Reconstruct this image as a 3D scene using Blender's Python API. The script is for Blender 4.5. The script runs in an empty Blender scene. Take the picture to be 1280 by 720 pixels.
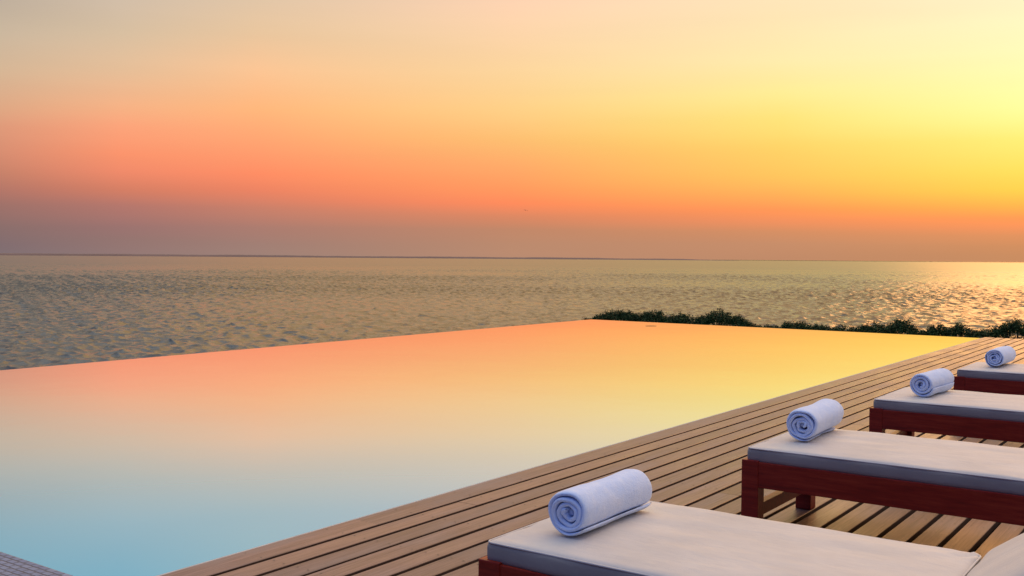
import bpy, bmesh, math, random
import numpy as np
from mathutils import Vector, Matrix
rad = math.radians
C = bpy.context.scene
COL = C.collection
random.seed(7)
rng = np.random.default_rng(7)

# ------------------------------------------------------------------ camera
cd = bpy.data.cameras.new('camera')
cam = bpy.data.objects.new('camera', cd)
COL.objects.link(cam)
F = Vector((-0.5807058714551282, 0.8135788432956687, -0.029498416893484904))
R = Vector((0.813782746199082, 0.5811214707357768, 0.007448371538007808))
U = Vector((-0.023202000909847805, 0.01967998962320514, 0.9995370754315268))
m = Matrix((R, U, -F)).transposed().to_4x4()
m.translation = Vector((0, 0, 1.2))
cam.matrix_world = m
cd.sensor_width = 36.0
cd.lens = 35.85
cd.clip_start = 0.05
cd.clip_end = 90000
C.camera = cam

# ------------------------------------------------------------------ sky, sun, exposure
SUN_AZ, SUN_EL = 2.0, 18.0
GLOW_AZ = -5.0           # degrees; azimuth measured from +Y towards +X
def lin(c, a=1.0):
    return tuple(((v/255)/12.92 if v/255 <= .04045 else ((v/255+.055)/1.055)**2.4) for v in c) + (a,)
world = bpy.data.worlds.new('World')
C.world = world
world.use_nodes = True
wn, wl = world.node_tree.nodes, world.node_tree.links
wn.clear()
def WM(op, a, b=None, c=None):
    n = wn.new('ShaderNodeMath'); n.operation = op
    for k, v in enumerate((a, b, c)):
        if v is None: continue
        if isinstance(v, (int, float)): n.inputs[k].default_value = v
        else: wl.new(v, n.inputs[k])
    return n.outputs[0]
tc = wn.new('ShaderNodeTexCoord')
sx = wn.new('ShaderNodeSeparateXYZ'); wl.new(tc.outputs['Generated'], sx.inputs[0])
X_, Y_, Z_ = sx.outputs
zc = WM('MAXIMUM', WM('MINIMUM', Z_, 1.0), 0.0)
elev = WM('MULTIPLY', WM('ARCSINE', zc), 180/math.pi)
efac = WM('POWER', WM('DIVIDE', elev, 90.0), 0.5)
hl = WM('MAXIMUM', WM('SQRT', WM('ADD', WM('MULTIPLY', X_, X_), WM('MULTIPLY', Y_, Y_))), 1e-5)
sa = (math.sin(rad(GLOW_AZ)), math.cos(rad(GLOW_AZ)))
dt = WM('DIVIDE', WM('ADD', WM('MULTIPLY', X_, sa[0]), WM('MULTIPLY', Y_, sa[1])), hl)
az = WM('MULTIPLY', WM('ARCCOSINE', WM('MAXIMUM', WM('MINIMUM', dt, 1.0), -1.0)), 180/math.pi)
HOR = {4.3: (327.4, .897), 15.9: (325.1, .968), 30.5: (322.5, 1.0), 44.5: (320.0, .970), 51.5: (318.8, .936), 57.4: (317.6, .897)}   # horizon line and obliquity of each measured strip
def yel(y, a): h, c = HOR.get(a, (322.5, 1.0)); return max(0.0, (h-y)*0.045*c)
UP_FRONT = [(20, (255, 212, 148)), (34, (255, 198, 134)), (58, (246, 228, 206)), (90, (236, 236, 240))]
UP_LEFT = [(22, (170, 158, 148)), (35, (182, 178, 176)), (60, (226, 228, 234)), (90, (238, 238, 240))]
STR = [
 (4.3, [(320, (196, 136, 96)), (308, (202, 136, 94)), (295, (216, 138, 92)), (284, (240, 140, 88)), (273, (255, 146, 80)), (258, (255, 172, 70)),
        (238, (255, 202, 70)), (215, (252, 216, 84)), (175, (252, 232, 112)), (138, (255, 247, 152)), (69, (253, 240, 178)), (0, (250, 234, 192))], UP_FRONT),
 (15.9, [(320, (190, 136, 104)), (305, (194, 137, 104)), (290, (208, 138, 98)), (276, (238, 140, 92)), (263, (255, 146, 84)), (244, (255, 170, 84)),
        (220, (254, 192, 88)), (185, (252, 207, 98)), (150, (250, 224, 118)), (120, (250, 232, 144)), (80, (252, 230, 168)), (0, (250, 224, 182))], UP_FRONT),
 (30.5, [(320, (184, 138, 112)), (305, (186, 137, 110)), (287, (192, 134, 105)), (270, (220, 134, 98)), (254, (253, 136, 90)), (236, (255, 150, 92)),
        (208, (254, 168, 102)), (175, (251, 188, 110)), (138, (252, 205, 132)), (92, (251, 211, 154)), (46, (252, 211, 168)), (0, (251, 207, 176))], UP_FRONT),
 (44.5, [(320, (156, 130, 120)), (305, (160, 126, 116)), (284, (172, 124, 112)), (260, (200, 126, 105)), (238, (236, 130, 98)), (218, (252, 138, 98)),
        (195, (253, 152, 106)), (160, (255, 170, 116)), (138, (255, 181, 122)), (92, (250, 195, 146)), (46, (234, 198, 158)), (0, (222, 195, 166))], UP_FRONT),
 (51.5, [(320, (144, 120, 118)), (300, (148, 117, 113)), (284, (155, 115, 112)), (257, (180, 118, 108)), (238, (212, 125, 100)), (216, (237, 135, 104)),
        (193, (250, 146, 107)), (160, (250, 161, 120)), (138, (245, 175, 130)), (92, (228, 188, 150)), (46, (215, 190, 160)), (0, (208, 188, 168))], UP_LEFT),
 (57.4, [(320, (126, 112, 116)), (305, (128, 108, 111)), (284, (138, 110, 108)), (257, (156, 112, 105)), (238, (178, 117, 104)), (216, (197, 128, 105)),
        (193, (213, 139, 112)), (160, (220, 151, 120)), (138, (220, 165, 130)), (92, (212, 180, 148)), (46, (200, 180, 156)), (0, (188, 172, 155))], UP_LEFT),
 (100, [(320, (80, 84, 108)), (200, (84, 88, 114)), (0, (86, 94, 124))], [(30, (88, 98, 132)), (55, (146, 156, 184)), (90, (238, 238, 240))]),
 (150, [(320, (38, 56, 112)), (0, (46, 70, 138))], [(30, (56, 84, 152)), (55, (106, 124, 172)), (90, (238, 238, 240))]),
]
prev, pa = None, None
for a, low, up in STR:
    rp = wn.new('ShaderNodeValToRGB'); cr = rp.color_ramp
    st = [(math.sqrt(yel(y, a)/90), c) for y, c in low] + [(math.sqrt(e/90), c) for e, c in up]
    cr.elements[0].position, cr.elements[0].color = st[0][0], lin(st[0][1])
    cr.elements[1].position, cr.elements[1].color = st[-1][0], lin(st[-1][1])
    for p, c in st[1:-1]:
        e = cr.elements.new(p); e.color = lin(c)
    wl.new(efac, rp.inputs[0])
    if prev is None: prev = rp.outputs[0]
    else:
        mr = wn.new('ShaderNodeMapRange'); wl.new(az, mr.inputs[0])
        mr.inputs[1].default_value, mr.inputs[2].default_value = pa, a
        mx = wn.new('ShaderNodeMixRGB'); wl.new(mr.outputs[0], mx.inputs[0])
        wl.new(prev, mx.inputs[1]); wl.new(rp.outputs[0], mx.inputs[2]); prev = mx.outputs[0]
    pa = a
# faint uneven haze streaks close to the horizon
mp = wn.new('ShaderNodeMapping'); mp.inputs['Scale'].default_value = (1.5, 1.5, 22)
wl.new(tc.outputs['Generated'], mp.inputs[0])
nz = wn.new('ShaderNodeTexNoise'); nz.inputs['Scale'].default_value = 1.6; nz.inputs['Detail'].default_value = 4
wl.new(mp.outputs[0], nz.inputs[0])
mr = wn.new('ShaderNodeMapRange'); wl.new(nz.outputs[0], mr.inputs[0])
mr.inputs[3].default_value, mr.inputs[4].default_value = .955, 1.045
vm = wn.new('ShaderNodeVectorMath'); vm.operation = 'SCALE'
wl.new(prev, vm.inputs[0]); wl.new(mr.outputs[0], vm.inputs['Scale'])
mh = wn.new('ShaderNodeMapRange'); wl.new(elev, mh.inputs[0])
mh.inputs[1].default_value, mh.inputs[2].default_value, mh.inputs[3].default_value, mh.inputs[4].default_value = 18, 44, 1.0, 1.95
vm2 = wn.new('ShaderNodeVectorMath'); vm2.operation = 'SCALE'
wl.new(vm.outputs[0], vm2.inputs[0]); wl.new(mh.outputs[0], vm2.inputs['Scale']); vm = vm2
bg1 = wn.new('ShaderNodeBackground'); wl.new(vm.outputs[0], bg1.inputs[0]); bg1.inputs[1].default_value = 1.0
sky = wn.new('ShaderNodeTexSky'); sky.sky_type = 'NISHITA'; sky.sun_disc = False
sky.sun_elevation = rad(SUN_EL); sky.sun_rotation = rad(SUN_AZ); sky.air_density = 1.6; sky.dust_density = 3.0
bg2 = wn.new('ShaderNodeBackground'); wl.new(sky.outputs[0], bg2.inputs[0]); bg2.inputs[1].default_value = 0.003
ad = wn.new('ShaderNodeAddShader'); wl.new(bg1.outputs[0], ad.inputs[0]); wl.new(bg2.outputs[0], ad.inputs[1])
wo = wn.new('ShaderNodeOutputWorld'); wl.new(ad.outputs[0], wo.inputs[0])

ld = bpy.data.lights.new('sun', 'SUN'); ld.energy = 0.85; ld.angle = rad(32); ld.color = (1.0, .40, .12)
sun = bpy.data.objects.new('sun', ld); COL.objects.link(sun)
sv = Vector((math.sin(rad(SUN_AZ))*math.cos(rad(SUN_EL)), math.cos(rad(SUN_AZ))*math.cos(rad(SUN_EL)), math.sin(rad(SUN_EL))))
sun.rotation_euler = sv.to_track_quat('Z', 'Y').to_euler()
sun.location = sv*50
C.view_settings.view_transform = 'Standard'
C.view_settings.look = 'None'
C.view_settings.gamma = 1
C.view_settings.exposure = 0.0

# ------------------------------------------------------------------ helpers
def mesh_obj(name, verts, faces, mat, parent=None, smooth=False):
    me = bpy.data.meshes.new(name)
    me.from_pydata([tuple(v) for v in verts], [], faces)
    me.update()
    if smooth: me.polygons.foreach_set('use_smooth', [True]*len(me.polygons))
    if mat: me.materials.append(mat)
    o = bpy.data.objects.new(name, me); COL.objects.link(o)
    if parent: o.parent = parent
    return o
def bm_obj(name, bm, mat, parent=None, smooth=False):
    me = bpy.data.meshes.new(name); bm.to_mesh(me); bm.free()
    if smooth: me.polygons.foreach_set('use_smooth', [True]*len(me.polygons))
    if mat: me.materials.append(mat)
    o = bpy.data.objects.new(name, me); COL.objects.link(o)
    if parent: o.parent = parent
    return o
def box(bm, x0, x1, y0, y1, z0, z1, bev=0.0, mtx=None):
    r = bmesh.ops.create_cube(bm, size=1)
    vs = r['verts']
    bmesh.ops.scale(bm, vec=(x1-x0, y1-y0, z1-z0), verts=vs)
    bmesh.ops.translate(bm, vec=((x0+x1)/2, (y0+y1)/2, (z0+z1)/2), verts=vs)
    if bev > 0:
        es = list({e for v in vs for e in v.link_edges})
        r2 = bmesh.ops.bevel(bm, geom=es, offset=bev, segments=2, affect='EDGES', profile=.6)
        vs = list({v for f in r2['faces'] for v in f.verts} | {v for v in vs if v.is_valid})
    if mtx is not None: bmesh.ops.transform(bm, matrix=mtx, verts=vs)
def empty(name, loc, rz=0):
    o = bpy.data.objects.new(name, None); COL.objects.link(o)
    o.location = loc; o.rotation_euler = (0, 0, rz); o.empty_display_size = .1
    return o
def tag(o, label=None, cat=None, group=None, kind=None):
    if label: o['label'] = label
    if cat: o['category'] = cat
    if group: o['group'] = group
    if kind: o['kind'] = kind
    return o
def copy_tree(o, parent=None):
    c = o.copy(); COL.objects.link(c)
    if parent: c.parent = parent
    for ch in list(o.children): copy_tree(ch, c)
    return c
def mat(name):
    M = bpy.data.materials.new(name); M.use_nodes = True
    nt = M.node_tree; b = nt.nodes['Principled BSDF']
    return M, nt, nt.nodes, nt.links, b
def noise(nt, vec, scale, detail=3, rough=.5, mapscale=None):
    if mapscale is not None:
        mp = nt.nodes.new('ShaderNodeMapping'); mp.inputs['Scale'].default_value = mapscale
        nt.links.new(vec, mp.inputs[0]); vec = mp.outputs[0]
    n = nt.nodes.new('ShaderNodeTexNoise'); n.inputs['Scale'].default_value = scale
    n.inputs['Detail'].default_value = detail; n.inputs['Roughness'].default_value = rough
    nt.links.new(vec, n.inputs[0]); return n.outputs[0]
def ramp(nt, fac, stops):
    r = nt.nodes.new('ShaderNodeValToRGB'); cr = r.color_ramp
    cr.elements[0].position, cr.elements[0].color = stops[0][0], tuple(stops[0][1])+(1,)
    cr.elements[1].position, cr.elements[1].color = stops[-1][0], tuple(stops[-1][1])+(1,)
    for p, c in stops[1:-1]:
        e = cr.elements.new(p); e.color = tuple(c)+(1,)
    nt.links.new(fac, r.inputs[0]); return r.outputs[0]
def mixc(nt, fac, a, b, typ='MIX'):
    n = nt.nodes.new('ShaderNodeMixRGB'); n.blend_type = typ
    for k, v in enumerate((fac, a, b)):
        if isinstance(v, (int, float)): n.inputs[k].default_value = v
        elif isinstance(v, tuple): n.inputs[k].default_value = v + (1,) if len(v) == 3 else v
        else: nt.links.new(v, n.inputs[k])
    return n.outputs[0]
def mth(nt, op, a, b=None):
    n = nt.nodes.new('ShaderNodeMath'); n.operation = op
    for k, v in enumerate((a, b)):
        if v is None: continue
        if isinstance(v, (int, float)): n.inputs[k].default_value = v
        else: nt.links.new(v, n.inputs[k])
    return n.outputs[0]
def bump(nt, h, strength, dist, b, prev=None):
    n = nt.nodes.new('ShaderNodeBump'); n.inputs['Strength'].default_value = strength
    n.inputs['Distance'].default_value = dist
    nt.links.new(h, n.inputs['Height'])
    if prev: nt.links.new(prev, n.inputs['Normal'])
    if b: nt.links.new(n.outputs[0], b.inputs['Normal'])
    return n.outputs[0]
def objco(nt):
    return nt.nodes.new('ShaderNodeTexCoord').outputs['Object']

# ------------------------------------------------------------------ materials
def m_sea():
    M, nt, N, L, b = mat('sea_water')
    co = objco(nt)
    b.inputs['Base Color'].default_value = (.02, .03, .026, 1)
    ln = N.new('ShaderNodeVectorMath'); ln.operation = 'LENGTH'; L.new(co, ln.inputs[0])
    mr = N.new('ShaderNodeMapRange'); L.new(ln.outputs['Value'], mr.inputs[0])
    mr.inputs[1].default_value, mr.inputs[2].default_value, mr.inputs[3].default_value, mr.inputs[4].default_value = 50, 1200, .19, .30
    L.new(mr.outputs[0], b.inputs['Roughness'])
    b.inputs['IOR'].default_value = 1.52
    n1 = noise(nt, co, 2.2, 3, .6, (1, 1, 1))
    n2 = noise(nt, co, .5, 3, .6, (1, 1, 1))
    p = bump(nt, n2, .35, .4, None)
    bump(nt, n1, .4, .10, b, p)
    return M
def m_pool():
    M, nt, N, L, b = mat('pool_water')
    co = objco(nt)
    n1 = noise(nt, co, .35, 2, .5); n2 = noise(nt, co, 3.0, 3, .5)
    N.remove(b)
    df = N.new('ShaderNodeBsdfDiffuse')
    v = noise(nt, co, .22, 2, .5)
    L.new(ramp(nt, v, [(.3, (.08, .50, .72)), (.7, (.09, .53, .75))]), df.inputs['Color'])
    gl = N.new('ShaderNodeBsdfGlossy'); gl.inputs['Roughness'].default_value = .05
    gl.inputs['Color'].default_value = (1, .985, .96, 1)
    bp = N.new('ShaderNodeBump'); bp.inputs['Strength'].default_value = .25; bp.inputs['Distance'].default_value = .002
    L.new(n2, bp.inputs['Height'])
    bp2 = N.new('ShaderNodeBump'); bp2.inputs['Strength'].default_value = .5; bp2.inputs['Distance'].default_value = .006
    L.new(n1, bp2.inputs['Height']); L.new(bp.outputs[0], bp2.inputs['Normal'])
    L.new(bp2.outputs[0], gl.inputs['Normal'])
    lw = N.new('ShaderNodeLayerWeight'); lw.inputs['Blend'].default_value = .5
    r = ramp(nt, lw.outputs['Facing'], [(0, (.03,)*3), (.5, (.06,)*3), (.68, (.18,)*3), (.76, (.42,)*3), (.83, (.78,)*3), (.88, (.92,)*3), (.93, (.97,)*3), (.97, (.98,)*3), (1, (1,)*3)])
    mx = N.new('ShaderNodeMixShader'); L.new(r, mx.inputs[0]); L.new(df.outputs[0], mx.inputs[1]); L.new(gl.outputs[0], mx.inputs[2])
    out = [n for n in N if n.type == 'OUTPUT_MATERIAL'][0]; L.new(mx.outputs[0], out.inputs[0])
    return M
def m_deck():
    M, nt, N, L, b = mat('weathered_deck_boards')
    co = objco(nt)
    g = N.new('ShaderNodeNewGeometry')
    rnd = g.outputs['Random Per Island']
    cmb = N.new('ShaderNodeCombineXYZ'); L.new(mth(nt, 'MULTIPLY', rnd, 37.0), cmb.inputs[2]); L.new(mth(nt, 'MULTIPLY', rnd, 91.0), cmb.inputs[1])
    va = N.new('ShaderNodeVectorMath'); va.operation = 'ADD'; L.new(co, va.inputs[0]); L.new(cmb.outputs[0], va.inputs[1])
    pc = va.outputs[0]
    grain = noise(nt, pc, 1.0, 5, .65, (90, 2.2, 90))
    fine = noise(nt, pc, 1.0, 4, .7, (320, 9, 320))
    blot = noise(nt, pc, 1.0, 3, .6, (6, 1.3, 6))
    base = ramp(nt, rnd, [(0, (.115, .068, .058)), (.18, (.205, .132, .120)), (.4, (.145, .100, .096)), (.6, (.25, .158, .136)), (.8, (.18, .122, .117)), (1, (.28, .175, .140))])
    c1 = mixc(nt, .8, base, ramp(nt, grain, [(.3, (.42, .38, .36)), (.5, (.88, .86, .85)), (.68, (1.25, 1.22, 1.2))]), 'MULTIPLY')
    c2 = mixc(nt, .5, c1, ramp(nt, fine, [(.35, (.45, .42, .4)), (.6, (1.1, 1.1, 1.1))]), 'MULTIPLY')
    c3 = mixc(nt, mth(nt, 'MULTIPLY', ramp(nt, blot, [(.5, (0,)*3), (.75, (1,)*3)]), .35), c2, (.30, .27, .25))
    L.new(c3, b.inputs['Base Color'])
    L.new(ramp(nt, blot, [(.3, (.30,)*3), (.7, (.5,)*3)]), b.inputs['Roughness'])
    p = bump(nt, grain, .35, .004, None); bump(nt, fine, .3, .0015, b, p)
    return M
def m_dark():
    M, nt, N, L, b = mat('dark_joists'); b.inputs['Base Color'].default_value = (.02, .014, .01, 1); b.inputs['Roughness'].default_value = .9
    co = objco(nt); L.new(ramp(nt, noise(nt, co, 8), [(.3, (.008, .005, .004)), (.7, (.016, .01, .007))]), b.inputs['Base Color'])
    return M
def m_mosaic():
    M, nt, N, L, b = mat('blue_grey_mosaic')
    co = objco(nt)
    br = N.new('ShaderNodeTexBrick'); L.new(co, br.inputs[0])
    br.inputs['Scale'].default_value = 1; br.inputs['Brick Width'].default_value = .05; br.inputs['Row Height'].default_value = .03
    br.inputs['Mortar Size'].default_value = .0035; br.inputs['Mortar Smooth'].default_value = .3
    br.inputs['Color1'].default_value = (.13, .18, .31, 1); br.inputs['Color2'].default_value = (.19, .25, .38, 1); br.inputs['Mortar'].default_value = (.03, .04, .07, 1)
    c = mixc(nt, .6, br.outputs[0], ramp(nt, noise(nt, co, 40, 3), [(.3, (.6, .6, .62)), (.7, (1.1, 1.1, 1.1))]), 'MULTIPLY')
    L.new(c, b.inputs['Base Color']); b.inputs['Roughness'].default_value = .35
    bump(nt, mth(nt, 'SUBTRACT', 1.0, br.outputs['Fac']), .6, .003, b)
    return M
def m_stone(name, c0, c1, sc=3):
    M, nt, N, L, b = mat(name); co = objco(nt)
    L.new(ramp(nt, noise(nt, co, sc, 6, .65), [(.3, c0), (.7, c1)]), b.inputs['Base Color']); b.inputs['Roughness'].default_value = .85
    bump(nt, noise(nt, co, sc*8, 5), .4, .01, b)
    return M
def m_mahogany():
    M, nt, N, L, b = mat('mahogany_varnish'); co = objco(nt)
    gr = noise(nt, co, 1, 5, .65, (5, 60, 60))
    L.new(ramp(nt, gr, [(.25, (.13, .010, .005)), (.5, (.26, .018, .007)), (.8, (.40, .05, .018))]), b.inputs['Base Color'])
    b.inputs['Roughness'].default_value = .38; b.inputs['Specular IOR Level'].default_value = .35
    bump(nt, gr, .2, .002, b)
    return M
def m_fabric(name='beige_canvas', ca=(.57, .535, .49), cb=(.67, .63, .575)):
    M, nt, N, L, b = mat(name); co = objco(nt)
    w1 = N.new('ShaderNodeTexWave'); w1.wave_type = 'BANDS'; w1.bands_direction = 'X'; w1.inputs['Scale'].default_value = 180; w1.inputs['Distortion'].default_value = .6
    w2 = N.new('ShaderNodeTexWave'); w2.wave_type = 'BANDS'; w2.bands_direction = 'Y'; w2.inputs['Scale'].default_value = 180; w2.inputs['Distortion'].default_value = .6
    L.new(co, w1.inputs[0]); L.new(co, w2.inputs[0])
    wv = mth(nt, 'MULTIPLY', w1.outputs[1], w2.outputs[1])
    big = noise(nt, co, 3.0, 4, .55); mid = noise(nt, co, 14, 4, .6)
    c = ramp(nt, big, [(.3, ca), (.7, cb)])
    c = mixc(nt, .25, c, ramp(nt, mid, [(.3, (.85, .85, .86)), (.7, (1.05, 1.04, 1.03))]), 'MULTIPLY')
    L.new(c, b.inputs['Base Color']); b.inputs['Roughness'].default_value = .7
    b.inputs['Specular IOR Level'].default_value = .35
    p = bump(nt, wv, .25, .0012, None); p = bump(nt, mid, .25, .004, None, p); bump(nt, noise(nt, co, 4.5, 3, .6, (1, 2.2, 1)), .55, .012, b, p)
    return M
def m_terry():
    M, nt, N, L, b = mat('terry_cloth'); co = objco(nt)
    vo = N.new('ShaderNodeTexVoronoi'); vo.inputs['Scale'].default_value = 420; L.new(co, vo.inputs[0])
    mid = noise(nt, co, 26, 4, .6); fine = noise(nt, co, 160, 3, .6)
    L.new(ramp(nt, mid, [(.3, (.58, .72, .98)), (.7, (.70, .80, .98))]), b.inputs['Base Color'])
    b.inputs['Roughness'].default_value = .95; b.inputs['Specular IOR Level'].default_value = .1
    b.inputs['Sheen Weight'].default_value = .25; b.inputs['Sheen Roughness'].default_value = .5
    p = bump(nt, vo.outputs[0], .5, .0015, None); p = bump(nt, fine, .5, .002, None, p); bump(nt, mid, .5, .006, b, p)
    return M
def m_leaf():
    M, nt, N, L, b = mat('dark_leaves')
    g = N.new('ShaderNodeNewGeometry')
    L.new(ramp(nt, g.outputs['Random Per Island'], [(0, (.014, .040, .010)), (.6, (.026, .072, .015)), (1, (.06, .11, .022))]), b.inputs['Base Color'])
    b.inputs['Roughness'].default_value = .55; b.inputs['Specular IOR Level'].default_value = .25
    return M
def m_plain(name, c, rough=.6, var=.25, sc=20):
    M, nt, N, L, b = mat(name); co = objco(nt)
    L.new(ramp(nt, noise(nt, co, sc, 3), [(.3, tuple(v*(1-var) for v in c)), (.7, tuple(v*(1+var) for v in c))]), b.inputs['Base Color'])
    b.inputs['Roughness'].default_value = rough
    return M
SEA, POOL, DECK, DARK, MOS = m_sea(), m_pool(), m_deck(), m_dark(), m_mosaic()
MAHOG, FAB, TERRY, LEAF = m_mahogany(), m_fabric(), m_terry(), m_leaf()
FABS = m_fabric('shaded_side_canvas', (.31, .285, .25), (.38, .35, .31))  # cushion sides darker than the top: backlit shade put into the fabric colour
TWIG = m_plain('twig_bark', (.05, .035, .022), .9)
SIDEW = m_plain('gap_shade_board_sides', (.07, .035, .022), .8)  # board sides darkened so the gaps read black: gap shade painted as colour
STONE = m_stone('pool_wall_stone', (.12, .13, .15), (.22, .23, .25))
SOIL = m_stone('dry_soil', (.05, .045, .03), (.12, .10, .06), 1.5)

# ------------------------------------------------------------------ sea
SEA_Z = -8.0
def build_sea():
    CH = 1.2 - SEA_Z
    nr, nc = 1750, 820
    r = np.empty(nr)
    r[0] = 40
    for i in range(1, nr): r[i] = r[i-1]*(1.0026 + .0035*min(1, max(0, (r[i-1]-500)/2500))) + .01
    r[-1] = 30000; r[-2] = 14000; r[-3] = max(7000, r[-4]*1.05)
    a = np.radians(np.linspace(-82, 22, nc))
    rr, aa = np.meshgrid(r, a, indexing='ij')
    rr = rr + 0
    x = rr*np.sin(aa); y = rr*np.cos(aa)
    z = np.zeros_like(x); dx = np.zeros_like(x); dy = np.zeros_like(x)
    g = np.random.default_rng(3)
    for k in range(64):
        lam = 0.7*(1.062**k)             # 0.9 .. 40 m
        th = math.radians(200) + g.normal()*.75     # travelling towards the shore
        kx, ky = 2*math.pi/lam*math.sin(th), 2*math.pi/lam*math.cos(th)
        amp = .0105*lam*min(1, (3.2/lam)**1.75)*min(1, (lam/1.3)**.5)*g.uniform(.6, 1.3)*1.75
        fade = np.clip((lam*700 - rr)/(lam*420), 0, 1)*np.clip((3200-rr)/2800, 0, 1)
        ph = kx*x + ky*y + g.uniform(0, 6.28)
        z += amp*fade*np.cos(ph)
        dx -= amp*fade*.9*math.sin(th)*np.sin(ph); dy -= amp*fade*.9*math.cos(th)*np.sin(ph)
    # gusts: patches with stronger and weaker chop
    gust = .75 + .35*np.sin(x*.021+1.3*np.sin(y*.013)) * np.sin(y*.017+1.1*np.sin(x*.009))
    z *= gust
    v = np.stack([x+dx, y+dy, z+SEA_Z], -1).reshape(-1, 3).astype(np.float32)
    idx = np.arange(nr*nc).reshape(nr, nc)
    f = np.stack([idx[:-1, :-1], idx[:-1, 1:], idx[1:, 1:], idx[1:, :-1]], -1).reshape(-1, 4)[:, ::-1]
    me = bpy.data.meshes.new('sea')
    me.vertices.add(len(v)); me.vertices.foreach_set('co', v.ravel())
    me.loops.add(f.size); me.loops.foreach_set('vertex_index', f.astype(np.int32).ravel())
    me.polygons.add(len(f)); me.polygons.foreach_set('loop_start', np.arange(0, f.size, 4, dtype=np.int32))
    me.polygons.foreach_set('use_smooth', np.ones(len(f), bool))
    me.update(calc_edges=True)
    me.materials.append(SEA)
    o = bpy.data.objects.new('sea', me); COL.objects.link(o); tag(o, kind='structure')
build_sea()
o = mesh_obj('sea_floor_ground', [(-40000, -40000, SEA_Z-1.4), (40000, -40000, SEA_Z-1.4), (40000, 40000, SEA_Z-1.4), (-40000, 40000, SEA_Z-1.4)], [(0, 1, 2, 3)],
             m_plain('deep_sea_floor', (.02, .03, .03), .5, .2, .01)); tag(o, kind='structure')

# low far coast along the horizon
def build_coast():
    D = 9000; vs, fs = [], []; g = np.random.default_rng(5); n = 260
    azs = np.linspace(-80, -22.9, n)
    h0 = np.interp(np.linspace(0, 1, n), [0, .2, .4, .6, .8, .95, 1], [22, 25, 22, 20, 19, 16, 3])
    hh = h0 + np.convolve(g.normal(size=n), np.ones(9)/9, 'same')*4
    for i, a in enumerate(azs):
        a = rad(a)
        for d, z in ((D, SEA_Z-6), (D+60, SEA_Z+hh[i]*.75-6), (D+400, SEA_Z+hh[i]-4), (D+1500, SEA_Z-6)):
            vs.append((d*math.sin(a), d*math.cos(a), z))
    for i in range(n-1):
        for j in range(3):
            k = i*4+j; fs.append((k, k+1, k+5, k+4))
    o = mesh_obj('distant_coast_hills', vs, fs, m_plain('far_coast', (.17, .115, .10), .95, .1, .002), smooth=True); tag(o, kind='structure')
build_coast()

# ------------------------------------------------------------------ terrain under and around the terrace
def build_ground():
    xs = np.concatenate([np.linspace(-40, -14, 14), np.linspace(-13.6, -9, 14), np.linspace(-8, 40, 20)])
    ys = np.concatenate([np.linspace(-60, 15, 20), np.linspace(16, 28, 25), np.linspace(30, 60, 12)])
    vs, fs = [], []
    g = np.random.default_rng(2)
    for y in ys:
        for x in xs:
            lb = -13.6 if y > 19 else -11.1
            d = max(0, lb-x, y-23.0)
            z = -.55 if y > 18.6 else -2.6
            if x < lb: z = min(z, -1.2)
            z -= d*.75 + (g.uniform(0, .12) if d > 0 else 0)
            vs.append((x, y, max(z, SEA_Z-2.5)))
    n = len(xs)
    for j in range(len(ys)-1):
        for i in range(n-1):
            k = j*n+i; fs.append((k, k+1, k+n+1, k+n))
    o = mesh_obj('ground', vs, fs, SOIL, smooth=True); tag(o, kind='structure')
build_ground()

# ------------------------------------------------------------------ pool
PX0, PX1, PY0, PY1 = -10.55, -3.312, 2.13, 17.5
WZ = -.018
vs, fs = [], []
nx, ny = 30, 60
for j in range(ny+1):
    for i in range(nx+1):
        vs.append((PX0+(PX1-PX0)*i/nx, PY0+(PY1-PY0)*j/ny, WZ))
for j in range(ny):
    for i in range(nx):
        k = j*(nx+1)+i; fs.append((k, k+1, k+nx+2, k+nx+1))
# rounded lips where the water slips over the two open edges
b0 = len(vs)
for (ax, ay, bx_, by_, ox, oy) in ((PX0, PY0, PX0, PY1, -1, 0), (PX0, PY1, PX1, PY1, 0, 1)):
    s = len(vs)
    for t in (0, 1):
        px, py = (ax, ay) if t == 0 else (bx_, by_)
        for q, (d, z) in enumerate(((0, 0), (.012, -.003), (.02, -.012), (.024, -.05), (.024, -.6))):
            vs.append((px+ox*d, py+oy*d, WZ+z))
    for q in range(4): fs.append((s+q, s+q+1, s+q+6, s+q+5))
o = mesh_obj('pool_water', vs, fs, POOL, smooth=True); tag(o, kind='structure')
bm = bmesh.new()
box(bm, PX0-.02, PX0+.25, PY0, PY1+.02, -2.8, WZ-.02)
box(bm, PX0+.25, PX1-.02, PY1-.23, PY1+.02, -2.8, WZ-.02)
box(bm, PX0+.25, PX1-.02, PY0-.2, PY0, -2.8, WZ-.01)
o = bm_obj('pool_wall', bm, STONE); tag(o, kind='structure')
bm = bmesh.new(); box(bm, PX0-.3, PX1-.016, -1.5, PY0, -.16, 0, .006)
o = bm_obj('pool_tile_coping', bm, MOS); tag(o, kind='structure')

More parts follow.
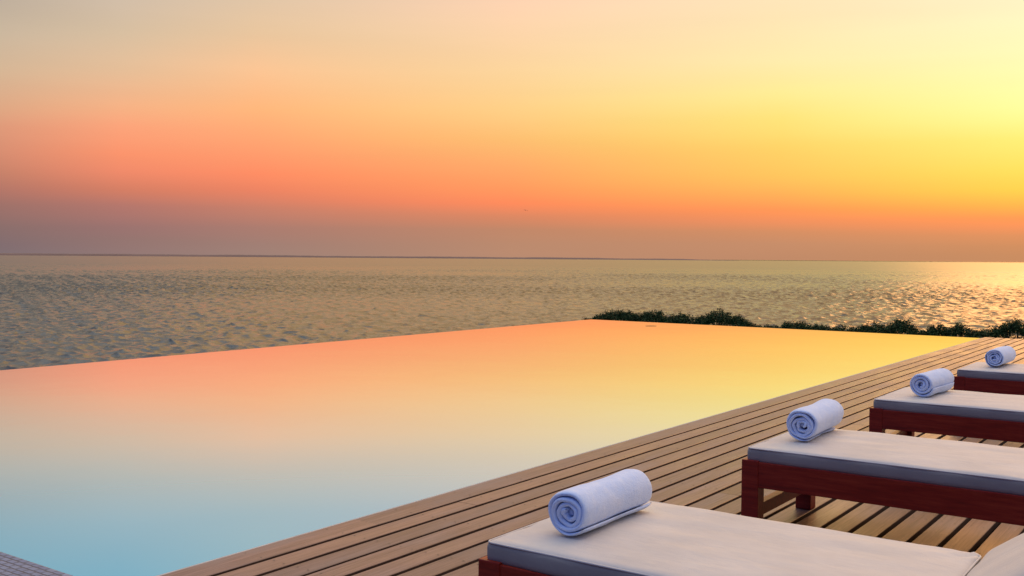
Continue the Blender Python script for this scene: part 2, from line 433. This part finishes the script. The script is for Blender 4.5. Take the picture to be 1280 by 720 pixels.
# ------------------------------------------------------------------ deck: real boards with gaps
def build_deck():
    verts, faces, side = [], [], []
    def board(x0, x1, y0, y1, zt):
        e = .0022; b = len(verts)
        for (xx, zz) in ((x0, zt-.028), (x0, zt-e), (x0+e, zt), (x1-e, zt), (x1, zt-e), (x1, zt-.028)):
            verts.append((xx, y0, zz)); verts.append((xx, y1, zz))
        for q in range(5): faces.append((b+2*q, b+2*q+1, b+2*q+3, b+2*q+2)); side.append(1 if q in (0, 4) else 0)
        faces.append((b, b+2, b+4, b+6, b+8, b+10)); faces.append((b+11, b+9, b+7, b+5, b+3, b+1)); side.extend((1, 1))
    g = random.Random(11)
    gaps = [-1.501-.1342*k for k in range(12, 0, -1)] + [-1.501+.1245*k for k in range(62)]
    gw = .0115
    edges = [(PX1+.045, gaps[0]-gw)] + [(gaps[i]+gw, gaps[i+1]-gw) for i in range(len(gaps)-1)]
    for (x0, x1) in edges:
        y = -4 + g.uniform(-3, 0)
        while y < PY1:
            ln = g.choice((5.4, 6.6, 7.8, 9.0)); y1 = min(y+ln, PY1)
            board(x0+g.uniform(-.0008, .0008), x1, y, y1-.0025, g.uniform(-.0012, .0008)); y = y1
    y = -.02
    while y < 10:
        for (x0, x1) in edges:
            if x0 > 3 or x0 > .9*y+1.6: continue
            for xx in (x0+.024, x1-.024):
                b = len(verts); cx, cy = xx+g.uniform(-.002, .002), y+.025+g.uniform(-.004, .004)
                for k in range(8): verts.append((cx+.0042*math.cos(k*math.pi/4), cy+.0042*math.sin(k*math.pi/4), .0012))
                faces.append(tuple(range(b, b+8))); side.append(2)
        y += .45
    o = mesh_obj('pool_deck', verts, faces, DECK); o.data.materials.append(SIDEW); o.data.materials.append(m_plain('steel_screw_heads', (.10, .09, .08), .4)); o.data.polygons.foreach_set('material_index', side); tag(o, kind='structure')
    bm = bmesh.new(); box(bm, PX1+.001, gaps[-1], -7, PY1-.02, -.6, -.11)
    y = -6.5
    while y < PY1-.1:
        box(bm, PX1+.05, gaps[-1]-.01, y, y+.05, -.1095, -.0295); y += .45
    o = bm_obj('deck_substructure', bm, DARK); tag(o, kind='structure')
build_deck()
bm = bmesh.new(); box(bm, PX1-.001, PX1+.024, PY0, PY1-.001, -.5, -.012, .004)
o = bm_obj('pool_edge_coping', bm, m_stone('wet_pale_coping', (.38, .38, .36), (.52, .52, .49), 12)); tag(o, kind='structure')

# ------------------------------------------------------------------ hedge of shrubs behind the pool
PROF = [(-13.04, -0.28), (-12.81, -0.2), (-12.48, -0.06), (-12.25, -0.04), (-11.81, -0.07), (-11.6, -0.09), (-11.13, 0.01), (-10.76, -0.13), (-10.55, -0.02), (-10.15, -0.13), (-9.95, -0.08), (-9.66, 0.08), (-9.36, 0.03), (-9.17, -0.03), (-8.98, -0.08), (-8.79, -0.24), (-8.42, -0.24), (-8.15, -0.23), (-7.97, -0.14), (-7.7, -0.09), (-7.53, -0.18), (-6.84, -0.18), (-6.42, -0.17), (-6.1, -0.05), (-5.94, -0.14), (-5.7, 0.0), (-5.46, 0.02), (-5.31, -0.12), (-5.15, -0.2), (-5.0, -0.06), (-4.77, -0.09), (-4.62, -0.05), (-4.4, -0.02), (-4.25, -0.1), (-4.15, -0.16), (-3.97, -0.04), (-3.75, -0.05), (-3.59, 0.13), (-3.4, 0.08), (-3.2, 0.05), (-2.6, .1), (-2.0, 0), (0, .05), (2, 0)]
PXs, PZs = [p[0] for p in PROF], [p[1] for p in PROF]
def make_shrub(x0, x1, seed, label):
    g = random.Random(seed); xc = (x0+x1)/2; Y = 21.5
    root = empty('shrub', (xc, Y, -.58))
    tag(root, label, 'shrub', 'shrubs in the hedge behind the pool')
    lv, lf, tv, tf = [], [], [], []
    def leaf(p, s):
        d = Vector((g.uniform(-1, 1), g.uniform(-1, 1), g.uniform(-.3, 1))).normalized()
        w = d.cross(Vector((g.uniform(-1, 1), g.uniform(-1, 1), g.uniform(-1, 1)))).normalized()
        b = len(lv); n = d.cross(w)*s*.12
        for q in (p, p+d*s*.5+w*s*.28+n, p+d*s, p+d*s*.5-w*s*.28+n): lv.append(q)
        lf.append((b, b+1, b+2, b+3))
    def twig(a, b_, r0, r1):
        s = len(tv); ax = (b_-a).normalized(); u = ax.orthogonal().normalized(); w = ax.cross(u)
        for c, r in ((a, r0), (b_, r1)):
            for k in range(5): tv.append(c+(u*math.cos(k*1.2566)+w*math.sin(k*1.2566))*r)
        for k in range(5): tf.append((s+k, s+(k+1) % 5, s+5+(k+1) % 5, s+5+k))
    # many shoots rising from a few stems; each shoot carries its leaves
    wdt = x1-x0
    nsh = int(330*wdt)
    for i in range(nsh):
        x = g.uniform(x0-.06, x1+.06); yo = g.gauss(0, .16)
        top = float(np.interp(x, PXs, PZs)) - abs(yo)*.35
        top += .045*math.sin(x*23+seed*3)*math.sin(x*9.7+seed)+.02*math.sin(x*57) + g.gauss(-.032, .02) + (.03 if g.random() < .04 else 0)
        top = max(top, -.30)
        pb = Vector((xc+(x-xc)*.45-xc, yo*.35, 0)); pt = Vector((x-xc, yo, top+.58))
        pm = pb.lerp(pt, .5)+Vector((g.uniform(-.03, .03), g.uniform(-.03, .03), 0))
        if i % 4 == 0: twig(pb, pm, .006, .004); twig(pm, pt, .004, .0015)
        L_ = (pt-pm).length
        for k in range(24):
            t = k/23; c = pm.lerp(pt, t) if k > 7 else pb.lerp(pm, .35+.65*k/8)
            sp = .038*(1-.6*t)
            leaf(c+Vector((g.gauss(0, sp), g.gauss(0, sp), g.gauss(0, sp*.5))), g.uniform(.035, .07)*(1-.4*t))
    mesh_obj('foliage', lv, lf, LEAF, root); mesh_obj('stem', tv, tf, TWIG, root)
SHR = [(-13.05, -12.1, 'low tapering dark shrub at the hedge\'s left end, behind the pool\'s far left corner'),
       (-12.1, -11.35, 'dark green shrub second from the hedge\'s left end, even topped'),
       (-11.35, -10.75, 'small pointed dark shrub third from the hedge\'s left end'),
       (-10.75, -10.05, 'ragged low shrub with open twigs, fourth from the hedge\'s left end'),
       (-10.05, -9.1, 'tall dark mound-shaped shrub at the top of the hedge\'s left clump'),
       (-9.1, -8.75, 'narrow shrub falling away at the right end of the hedge\'s left clump'),
       (-8.75, -8.0, 'lowest flattest strip of shrub in the gap of the hedge where sea shows above'),
       (-8.0, -7.45, 'small rounded shrub just right of the flattest gap in the hedge'),
       (-7.45, -6.3, 'long low clipped-looking shrub in the middle of the hedge'),
       (-6.3, -5.85, 'small upright tuft of shrub left of the hedge\'s twin-peaked bush'),
       (-5.85, -5.15, 'twin-peaked dark shrub standing out right of the hedge\'s middle'),
       (-5.15, -4.5, 'dark shrub behind the far right corner of the pool, left half'),
       (-4.5, -4.12, 'dark rounded shrub behind the far right corner where pool meets boards'),
       (-4.12, -3.68, 'dark shrub directly left of the tallest one in the hedge'),
       (-3.68, -3.28, 'tallest shrub of the hedge, by the right edge of the photo above the farthest lounger'),
       (-3.28, -2.6, 'shrub cut by the right edge of the photo beyond the farthest lounger')]
for i, (a, b_, lab) in enumerate(SHR): make_shrub(a, b_, 100+i, lab)

# ------------------------------------------------------------------ sun loungers
CW, TOP = .72, .40                        # cushion width, cushion top
LX0, LXH = 0.0, 1.175                     # local x: foot end, hinge
def rounded_cushion(lx, ly, lz, r, puff, seed, nx=70, ny=36, nz=6, wr=.005, corner=None):
    g = np.random.default_rng(seed)
    vs, idx, fs = [], {}, []
    def vid(i, j, k):
        key = (i, j, k)
        if key not in idx: idx[key] = len(vs); vs.append((i/nx, j/ny, k/nz))
        return idx[key]
    for i in range(nx):
        for j in range(ny):
            fs.append((vid(i, j, nz), vid(i+1, j, nz), vid(i+1, j+1, nz), vid(i, j+1, nz)))
            fs.append((vid(i, j, 0), vid(i, j+1, 0), vid(i+1, j+1, 0), vid(i+1, j, 0)))
    for i in range(nx):
        for k in range(nz):
            fs.append((vid(i, 0, k), vid(i+1, 0, k), vid(i+1, 0, k+1), vid(i, 0, k+1)))
            fs.append((vid(i, ny, k), vid(i, ny, k+1), vid(i+1, ny, k+1), vid(i+1, ny, k)))
    for j in range(ny):
        for k in range(nz):
            fs.append((vid(0, j, k), vid(0, j, k+1), vid(0, j+1, k+1), vid(0, j+1, k)))
            fs.append((vid(nx, j, k), vid(nx, j+1, k), vid(nx, j+1, k+1), vid(nx, j, k+1)))
    v = np.array(vs)
    u = v.copy()
    # concentrate vertices near the edges
    def warp(t): return .5-.5*np.cos(np.pi*t)*(1-.25*np.sin(np.pi*t)**2)
    p = np.stack([warp(u[:, 0])*lx, warp(u[:, 1])*ly, u[:, 2]*lz], 1)
    c = np.stack([np.clip(p[:, 0], r, lx-r), np.clip(p[:, 1], r, ly-r), np.clip(p[:, 2], r, lz-r)], 1)
    d = p-c; n = np.linalg.norm(d, axis=1); s = n > 1e-9
    p[s] = c[s]+d[s]/n[s, None]*np.minimum(n[s], r)[:, None]
    sx, sy = p[:, 0]/lx*2-1, p[:, 1]/ly*2-1
    top = np.clip(p[:, 2]/lz, 0, 1)**2
    p[:, 2] += puff*(1-sx**6)*(1-np.abs(sy)**3)*top
    ed = np.clip((np.abs(sy)-.9)*10, 0, 1)
    x_, y_ = p[:, 0], p[:, 1]
    w = np.zeros(len(p))
    for k in range(14):
        a, b_ = g.normal(size=2)*9; w += np.sin(a*x_+b_*y_*1.4+g.uniform(0, 6))*g.uniform(.2, 1)
    w /= 5
    p[:, 2] += wr*w*top
    p[:, 1] += .003*np.sin(x_*21+seed)*np.sign(sy)*ed*(1-top*.5)
    if corner:      # gathered creases at the hinge corners
        dc = np.hypot(lx-x_, np.minimum(ly-y_, y_))
        fl = np.exp(-(dc/.11)**2)
        ang = np.arctan2(np.minimum(ly-y_, y_)+.01, lx-x_+.01)
        p[:, 2] += fl*top*(-.002+.006*np.sin(ang*11))
    return p, fs
def side_shade(o, nx, ny):
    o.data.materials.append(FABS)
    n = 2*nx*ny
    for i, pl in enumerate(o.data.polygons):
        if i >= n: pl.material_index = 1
def tube_loop(pts, r, seg=6):
    vs, fs = [], []; n = len(pts)
    for i in range(n):
        a, b_ = Vector(pts[i-1]), Vector(pts[(i+1) % n]); t = (b_-a).normalized()
        u = t.cross(Vector((0, 0, 1))).normalized(); w = u.cross(t)
        for k in range(seg): vs.append(Vector(pts[i])+(u*math.cos(2*math.pi*k/seg)+w*math.sin(2*math.pi*k/seg))*r)
    for i in range(n):
        for k in range(seg):
            fs.append((i*seg+k, i*seg+(k+1) % seg, ((i+1) % n)*seg+(k+1) % seg, ((i+1) % n)*seg+k))
    return vs, fs
def rrect(x0, x1, y0, y1, r, z, n=5, step=.06):
    pts = []
    for cx, cy, a0 in ((x1-r, y0+r, -90), (x1-r, y1-r, 0), (x0+r, y1-r, 90), (x0+r, y0+r, 180)):
        for k in range(n+1):
            a = rad(a0+90*k/n); pts.append((cx+r*math.cos(a), cy+r*math.sin(a), z))
    return pts
def make_lounger(loc):
    root = empty('sun_lounger', loc)
    zt = .338                                # rail top
    fx0, fx1 = -.016, 2.02
    bm = bmesh.new(); box(bm, fx0+.07, fx1-.07, -.004, .028, .228, zt, .003); bm_obj('side_rail', bm, MAHOG, root)
    bm = bmesh.new(); box(bm, fx0+.07, fx1-.07, CW-.028, CW+.004, .228, zt, .003); bm_obj('side_rail', bm, MAHOG, root)
    bm = bmesh.new(); box(bm, fx0, fx0+.03, .07, CW-.07, .228, zt+.004, .003); bm_obj('end_rail', bm, MAHOG, root)
    bm = bmesh.new(); box(bm, fx1-.03, fx1, .07, CW-.07, .228, zt+.004, .003); bm_obj('end_rail', bm, MAHOG, root)
    for x0 in (fx0, fx1-.075):
        for y0 in (-.008, CW-.064):
            bm = bmesh.new(); box(bm, x0, x0+.075, y0, y0+.072, 0.0015, zt+.006 if x0 == fx0 else zt+.004, .004); bm_obj('leg', bm, MAHOG, root)
    for x0 in (fx0+.012, fx1-.05):
        bm = bmesh.new(); box(bm, x0, x0+.038, .064, CW-.064, .085, .14, .003); bm_obj('stretcher', bm, MAHOG, root)
    bm = bmesh.new()
    x = fx0+.05
    while x < LXH-.03:
        box(bm, x, x+.055, .028, CW-.028, .310, .328, .002); x += .085
    bm_obj('seat_slats', bm, MAHOG, root)
    # seat cushion
    p, fs = rounded_cushion(LXH, CW, .066, .02, .010, 3, corner=True)
    p[:, 2] += .332; cu = mesh_obj('seat_cushion', p, fs, FAB, root, True); side_shade(cu, 70, 36)
    v, f = tube_loop(rrect(.004, LXH-.004, .004, CW-.004, .02, .3925), .0032)
    mesh_obj('piping', v, f, FAB, cu, True)
    # raised back
    ang = rad(36)
    Mh = Matrix.Translation((LXH+.055, 0, .335)) @ Matrix.Rotation(-ang, 4, 'Y')
    bm = bmesh.new()
    box(bm, .0, .80, .035, .07, -.02, .005, .003, Mh); box(bm, .0, .80, CW-.07, CW-.035, -.02, .005, .003, Mh)
    x = .04
    while x < .78:
        box(bm, x, x+.055, .07, CW-.07, -.008, .004, .002, Mh); x += .085
    bm_obj('backrest_frame', bm, MAHOG, root)
    a = Mh @ Vector((.55, 0, -.02))
    for y0 in (.10, CW-.13):
        bm = bmesh.new(); box(bm, a.x-.012, a.x+.012, y0, y0+.03, .3, a.z+.01, .002); bm_obj('backrest_prop', bm, MAHOG, root)
    p, fs = rounded_cushion(.80, CW, .078, .037, .016, 9, corner=False)
    p[:, 2] += .006; p[:, 0] += -.008
    q = [Mh @ Vector(t) for t in p]
    bc = mesh_obj('back_cushion', q, fs, FAB, root, True); side_shade(bc, 70, 36)
    v, f = tube_loop(rrect(-.016, .76, .004, CW-.004, .03, .066), .0032)
    mesh_obj('piping', [Mh @ t for t in v], f, FAB, bc, True)
    return root
GL = 'sun loungers in a row along the pool deck'
SPOTS = [((-1.730, 2.298, 0), 'nearest mahogany sun lounger, cropped at the bottom edge, raised back showing at the corner'),
         ((-1.708, 4.130, 0), 'second nearest mahogany sun lounger, its end legs and the boards beneath in view'),
         ((-1.722, 6.030, 0), 'third mahogany sun lounger, between the second one and the farthest one'),
         ((-1.702, 8.085, 0), 'farthest mahogany sun lounger, only its foot end showing at the right edge')]
lg = make_lounger(SPOTS[0][0]); tag(lg, SPOTS[0][1], 'sun lounger', GL)
for l, lab in SPOTS[1:]:
    c = copy_tree(lg); c.location = l; tag(c, lab, 'sun lounger', GL)

# ------------------------------------------------------------------ rolled towels
def make_towel(loc, yaw, length, label, seed, flap=-38, rout=.0735, turns=3.7, wav=1.0):
    g = np.random.default_rng(seed)
    root = empty('rolled_towel', loc, yaw)
    tag(root, label, 'towel', 'rolled towels on the loungers')
    rin = .012; pitch = (rout-rin)/(turns+.45); th = pitch*.975
    N = 260; ny = 34
    ph = rad(flap)-turns*2*math.pi
    tt = np.linspace(0, 1, N); A = ph+tt*turns*2*math.pi; Rm = rin+pitch*turns*tt
    wob = (.0019*np.sin(A*1.31+seed)+.0010*np.sin(A*3.7+seed*2)+.0004*np.sin(A*7.1))*wav
    squeeze = 1-.12*np.exp(-tt*4)
    yo = .004*np.sin(A*.9+seed)+.003*np.sin(A*2.1+1)+.002*np.sin(A*.37+2) # uneven layer ends
    yo2 = .004*np.sin(A*.8+seed*2)+.003*np.sin(A*1.7)
    thk = np.full(N, th*.5); thk[-8:] *= np.linspace(1, .35, 8); thk[:6] *= np.linspace(.3, 1, 6)
    rows = []
    ys = .5-.5*np.cos(np.linspace(0, np.pi, ny))*(1)
    ys = np.linspace(0, 1, ny)
    for j, s in enumerate(ys):
        y0 = -length/2+s*length
        yy = y0+yo*(1-s)+yo2*s
        # the outer face: gentle swelling, diagonal folds, rounded ends
        e = min(s, 1-s)*length
        rnd = -.004*math.exp(-(e/.008)**2)
        fold = (.0018*np.sin(A*2+s*8+seed)+.0014*np.sin(A*1.4-s*6+seed))*wav+.0012*np.sin(s*23+A)*np.exp(-((s-.3-.1*seed)/.12)**2)
        outer = Rm+thk+wob+(fold*tt**4)+rnd*tt**3+.0014*np.sin(s*7+seed)*tt
        inner = Rm-thk*.82+wob
        rows.append((outer, inner, yy))
    vs = []
    def P(r, a, y):
        x = r*np.cos(a)*1.015; z = r*np.sin(a)*.985
        fl = rout*.93
        z = np.where(z < -fl, -fl+(z+fl)*.25, z)
        return np.stack([x, y, z], -1)
    for outer, inner, yy in rows:
        vs.append(P(outer, A, yy)); vs.append(P(inner, A, yy))
    V = np.concatenate(vs); fs = []
    def I(j, side, i): return (j*2+side)*N+i
    for j in range(ny-1):
        for i in range(N-1):
            fs.append((I(j, 0, i), I(j+1, 0, i), I(j+1, 0, i+1), I(j, 0, i+1)))
            fs.append((I(j, 1, i), I(j, 1, i+1), I(j+1, 1, i+1), I(j+1, 1, i)))
        fs.append((I(j, 0, 0), I(j, 1, 0), I(j+1, 1, 0), I(j+1, 0, 0)))
        fs.append((I(j, 0, N-1), I(j+1, 0, N-1), I(j+1, 1, N-1), I(j, 1, N-1)))
    V = list(map(tuple, V))
    for j, sg in ((0, -1), (ny-1, 1)):          # bulging cap along each layer
        outer, inner, yy = rows[j]; b0 = len(V)
        for f_, bl in ((.25, .8), (.5, 1), (.75, .8)):
            q = P(outer*(1-f_)+inner*f_, A, yy+sg*.0062*bl); V += list(map(tuple, q))
        chain = [lambda i: I(j, 0, i), lambda i: b0+i, lambda i: b0+N+i, lambda i: b0+2*N+i, lambda i: I(j, 1, i)]
        for a in range(4):
            for i in range(N-1):
                q = (chain[a](i), chain[a](i+1), chain[a+1](i+1), chain[a+1](i))
                fs.append(q if sg < 0 else q[::-1])
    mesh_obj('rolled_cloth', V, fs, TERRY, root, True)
    # soft core filling the eye of the roll
    bm = bmesh.new()
    bmesh.ops.create_cone(bm, cap_ends=True, cap_tris=False, segments=14, radius1=.0095, radius2=.0095, depth=length-.03, matrix=Matrix.Rotation(rad(90), 4, 'X'))
    bm_obj('towel_core', bm, TERRY, root, True)
    return root
TZ = TOP+.0085
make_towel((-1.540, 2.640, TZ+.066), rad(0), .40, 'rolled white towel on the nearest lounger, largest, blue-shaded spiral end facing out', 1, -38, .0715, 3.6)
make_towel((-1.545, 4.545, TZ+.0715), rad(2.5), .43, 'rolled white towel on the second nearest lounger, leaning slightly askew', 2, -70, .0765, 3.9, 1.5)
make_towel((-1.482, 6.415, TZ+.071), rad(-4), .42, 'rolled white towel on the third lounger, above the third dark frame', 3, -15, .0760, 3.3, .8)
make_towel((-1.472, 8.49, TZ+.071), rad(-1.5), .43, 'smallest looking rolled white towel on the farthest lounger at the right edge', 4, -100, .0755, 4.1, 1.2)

# ------------------------------------------------------------------ small things
def make_bird():
    o_verts = []
    bm = bmesh.new()
    vs = [(0, -.22, 0), (-.035, -.05, .0), (.035, -.05, 0), (0, -.05, .04), (0, -.05, -.035), (-.03, .1, 0), (.03, .1, 0), (0, .1, .03), (0, .1, -.03), (0, .2, .0),
          (-.06, .3, 0), (.06, .3, 0)]
    fs = [(0, 1, 3), (0, 3, 2), (0, 2, 4), (0, 4, 1), (1, 5, 7, 3), (3, 7, 6, 2), (2, 6, 8, 4), (4, 8, 5, 1), (5, 9, 7), (7, 9, 6), (6, 9, 8), (8, 9, 5), (9, 10, 11)]
    for s in (-1, 1):
        b = len(vs); vs += [(s*.02, -.06, .02), (s*.28, -.1, .12), (s*.62, .06, .04), (s*.28, .05, .11), (s*.02, .09, .02), (s*.28, -.02, .135)]
        fs += [(b, b+1, b+5), (b+1, b+2, b+5), (b+2, b+3, b+5), (b+3, b+4, b+5), (b+4, b, b+5), (b, b+4, b+3, b+2, b+1)]
    d = Vector((-0.56991894, 0.82038238, 0.04653111)); p = Vector((0, 0, 1.2))+d*210
    o = mesh_obj('bird', vs, fs, m_plain('brown_feathers', (.22, .12, .08), .8)); o.location = p; o.rotation_euler = (0, rad(8), rad(70))
    tag(o, 'tiny dark bird gliding low in the orange sky above the sea horizon', 'bird')
make_bird()
def make_float():
    g = random.Random(4); vs, fs = [], []
    nx_, ny_ = 10, 5
    for i in range(nx_+1):
        t = i/nx_; w = .035*math.sin(math.pi*min(1, max(.02, t)))**.7
        for j in range(ny_+1):
            s = j/ny_*2-1
            vs.append(((t-.5)*.2, s*w, .003+.004*s*s+.004*(t-.5)**2*4))
    for i in range(nx_):
        for j in range(ny_):
            k = i*(ny_+1)+j; fs.append((k, k+1, k+ny_+2, k+ny_+1))
    o = mesh_obj('floating_leaf', vs, fs, m_plain('dry_leaf', (.22, .10, .03), .7), smooth=True)
    o.location = (-8.70, 16.55, WZ+.002); o.rotation_euler = (0, 0, rad(35))
    tag(o, 'small brown dry leaf floating near the far edge of the pool', 'leaf')
make_float()
